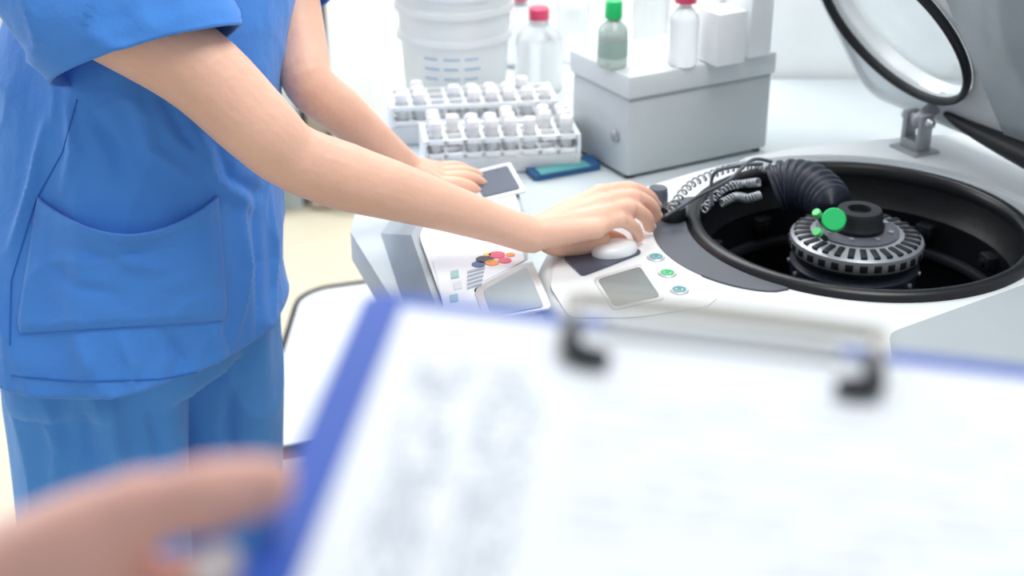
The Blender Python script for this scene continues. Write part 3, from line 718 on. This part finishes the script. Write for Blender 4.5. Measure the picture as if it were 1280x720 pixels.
bm=NB()
loft(bm,[ering((-.458,1.565,1.0),Ld*.15,Fd*.115),ering((-.46,1.565,.92),Ld*.160,Fd*.125),ering((-.465,1.565,.84),Ld*.172,Fd*.130),ering((-.467,1.567,.79),Ld*.178,Fd*.125)])
for H,A_,s_ in ((RH,RA,-1),(LH,LA,1)):
    hh=V((H.x,H.y,.85)); K=H.lerp(A_,.5)
    loft(bm,[ering(hh,Ld*.085,Fd*.114),ering(hh-Z*.1+V((-.008,0,0)),Ld*.091,Fd*.116),ering(K+Z*.12,Ld*.088,Fd*.108),ering(K,Ld*.084,Fd*.098),ering(K.lerp(A_,.6),Ld*.080,Fd*.090),ering(A_+Z*.0,Ld*.078,Fd*.088)])
garment(bm,.005,[(RA,V((0,0,-1)),.12),(LA,V((0,0,-1)),.12)],.010,1,'trousers',[([(60,510),(75,560),(70,620)],.010,.009),([(100,505),(108,560),(112,620)],-.008,.008),([(140,505),(148,560),(155,620)],.010,.008),([(190,505),(200,560),(190,620)],-.008,.008),([(290,480),(285,540),(300,600)],-.008,.009)],it=5,mtl=mat('blue trouser cotton',(.085,.32,.80),.85,var=.08,scale=6,bump=.25,bscale=26,sheen=.2))

# ================================================================ CLIPBOARD
h=.207
O=CAM+V((-.239,2.07,-1))*h
U=V((1.046,-.103,-.085)).normalized(); Vv=V((-.073,-.74,0)); Vv=(Vv-U*Vv.dot(U)).normalized(); N=Vv.cross(U); N=N if N.z>0 else -N
def B(s,t,n=0): return O+U*s+Vv*t+N*n
def BP(px,py):
    r=ray(px,py); k=(O-CAM).dot(N)/r.dot(N); p=CAM+r*k-O; return p.dot(U),p.dot(Vv)
cb=empty('clipboard',B(.117,.16,-.003),'royal blue foreground clipboard with white form and wire clip','clipboard')
def rbox(bm,s0,s1,t0,t1,n0,n1,r=.008):
    pts=[]
    for (cx,cy,a0) in ((s1-r,t0+r,-90),(s1-r,t1-r,0),(s0+r,t1-r,90),(s0+r,t0+r,180)):
        for k in range(6):
            a=math.radians(a0+k*18); pts.append((cx+r*math.cos(a),cy+r*math.sin(a)))
    b=[bm.verts.new(B(x,y,n0)) for x,y in pts]; t=[bm.verts.new(B(x,y,n1)) for x,y in pts]; n=len(pts)
    bm.faces.new(b[::-1]); bm.faces.new(t)
    for i in range(n): bm.faces.new((b[i],b[(i+1)%n],t[(i+1)%n],t[i]))
bm=NB(); rbox(bm,0,.240,-.004,0.315,-.003,0); mk('board',bm,M['board'],cb,smooth=False)
ps,pt=BP(503,386); pt=max(pt,.006)+.001
bm=NB(); rbox(bm,ps,ps+.212,pt,pt+.297,.0004,.0014,.0005); pp=mk('form_sheet',bm,M['paper'],cb,smooth=False)
bm=NB(); rr=random.Random(5)
for i in range(36):
    t=.036+i*.0064
    for (a,b) in ((.012,.026),(.033,.048)):
        x=a
        while x<b:
            w_=rr.uniform(.0014,.0030)
            if rr.random()<.76:
                q=[bm.verts.new(B(ps+x+dx,pt+t+dy,.0017)) for dx,dy in ((0,0),(w_,0),(w_,.0036),(0,.0036))]; bm.faces.new(q)
            x+=w_+.0010
mk('printed_text',bm,M['ink'],pp,smooth=False)
bm=NB()
for i in range(24):
    t=.036+i*.0096
    x=.060+rr.uniform(0,.003)
    while x<.185:
        L_=rr.uniform(.006,.02)
        if rr.random()<.6:
            q=[bm.verts.new(B(ps+x+dx,pt+t+dy,.0017)) for dx,dy in ((0,0),(L_,0),(L_,.0014),(0,.0014))]; bm.faces.new(q)
        x+=L_+.003
mk('ruled_lines',bm,M['inkl'],pp,smooth=False)
c0=BP(714,398); c1=BP(1092,448)
sL,sR=c0[0],c1[0]
bm=NB(); rbox(bm,sL+.012,sR-.012,.001,.013,.0018,.0032,.002); mk('clip_plate',bm,M['boxl'],cb)
bm=NB(); rbox(bm,sL+.001,sR-.001,-.0035,.0042,.0068,.0092,.002); mk('clip_bar',bm,M['cream'],cb)
VE=.026
bm=NB(); tube(bm,[B(sL+.001,VE,.0055),B(sL,VE-.012,.0075),B(sL,.004,.0085),B(sL+.003,.0,.0085),B((sL+sR)/2,-.001,.0088),B(sR-.003,.0,.0085),B(sR,.004,.0085),B(sR-.001,VE-.012,.0075),B(sR-.004,VE,.0055)],.0024,12,5); mk('clip_wire',bm,M['cream'],cb,auto=0)
for s_ ,dr in ((sL+.001,1),(sR-.004,-1)):
    bm=NB(); tube(bm,[B(s_,VE-.009,.0068),B(s_,VE+.002,.0055),B(s_+dr*.002,VE+.006,.0050),B(s_+dr*.010,VE+.0075,.0048)],[.0028,.0035,.0037,.0032],12,5); mk('rubber_end',bm,M['rubber'],cb,auto=0,label='black rubber clip end')

# ================================================================ HOLDING HAND
hp=empty('person',D(60,760,.37)-Z*.03,'blurred foreground hand gripping the left edge of the blue clipboard','person')
bm=NB()
G=lambda x,y,d_:D(x,y,d_)
tube(bm,[G(-20,800,.375),G(70,718,.365),G(160,646,.357),G(215,628,.354),G(262,619,.352),G(330,606,.354)],[.027,.0200,.0108,.0086,.0096,.0078],20,6)
tube(bm,[G(-140,1250,.36),G(-110,1000,.38),G(-60,870,.385),G(20,800,.38)],[.034,.030,.028,.029],24,6)
tube(bm,[G(20,810,.385),G(110,798,.385),G(175,752,.372),G(232,736,.362),G(268,728,.358)],[.024,.016,.0100,.0088,.0076],18,6)
for k,(y,dd) in enumerate(((800,.40),(865,.385),(930,.37))):
    tube(bm,[G(10,y,dd),G(110,y+10,dd+.02),G(220,y,dd+.025),G(330,y-10,dd),G(410-k*15,y-20,dd-.01)],[.020,.0125,.0105,.0095,.008],16,6)
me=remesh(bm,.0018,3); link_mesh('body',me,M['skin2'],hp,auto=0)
nail(G(270,706,.3500),G(275,700,.35)-G(255,708,.35),V((.1,-.6,.8)),.0066,.0054,M['nail_glare'],hp)
nail(G(338,593,.3480),G(345,590,.35)-G(315,597,.35),V((.0,-.3,.95)),.006,.0045,M['skin2'],hp)

# ================================================================ CAMERA + LIGHT
cam=bpy.data.cameras.new('camera'); co=bpy.data.objects.new('camera',cam); COL.objects.link(co)
co.location=CAM; co.rotation_euler=(PI/2-PITCH,0,0); cam.lens=50; cam.sensor_width=36; cam.clip_start=.02
cam.dof.use_dof=True; cam.dof.focus_distance=1.46; cam.dof.aperture_fstop=4.4
SC.camera=co
w=bpy.data.worlds.new('world'); SC.world=w; w.use_nodes=True; bg=w.node_tree.nodes['Background']; bg.inputs[0].default_value=(.90,.95,1,1); bg.inputs[1].default_value=.60
def area(n,loc,tgt,sx,sy,pw,col):
    l=bpy.data.lights.new(n,'AREA'); l.shape='RECTANGLE'; l.size=sx; l.size_y=sy; l.energy=pw; l.color=col
    o_=bpy.data.objects.new(n,l); COL.objects.link(o_); o_.location=loc; o_.rotation_euler=(V(tgt)-V(loc)).to_track_quat('-Z','Y').to_euler()
area('ceiling_light',(.5,1.2,2.75),(.0,1.6,.6),1.0,.8,21,(1,.98,.95))
area('ceiling_light_back',(.2,3.0,2.6),(.2,2.9,0),2.4,1.2,56,(1,1,1))
area('window_light',(-2.4,2.9,2.2),(0,1.8,.9),1.2,1.2,28,(.98,.99,1))
SC.view_settings.view_transform='Standard'; SC.view_settings.look='None'; SC.view_settings.exposure=0.0
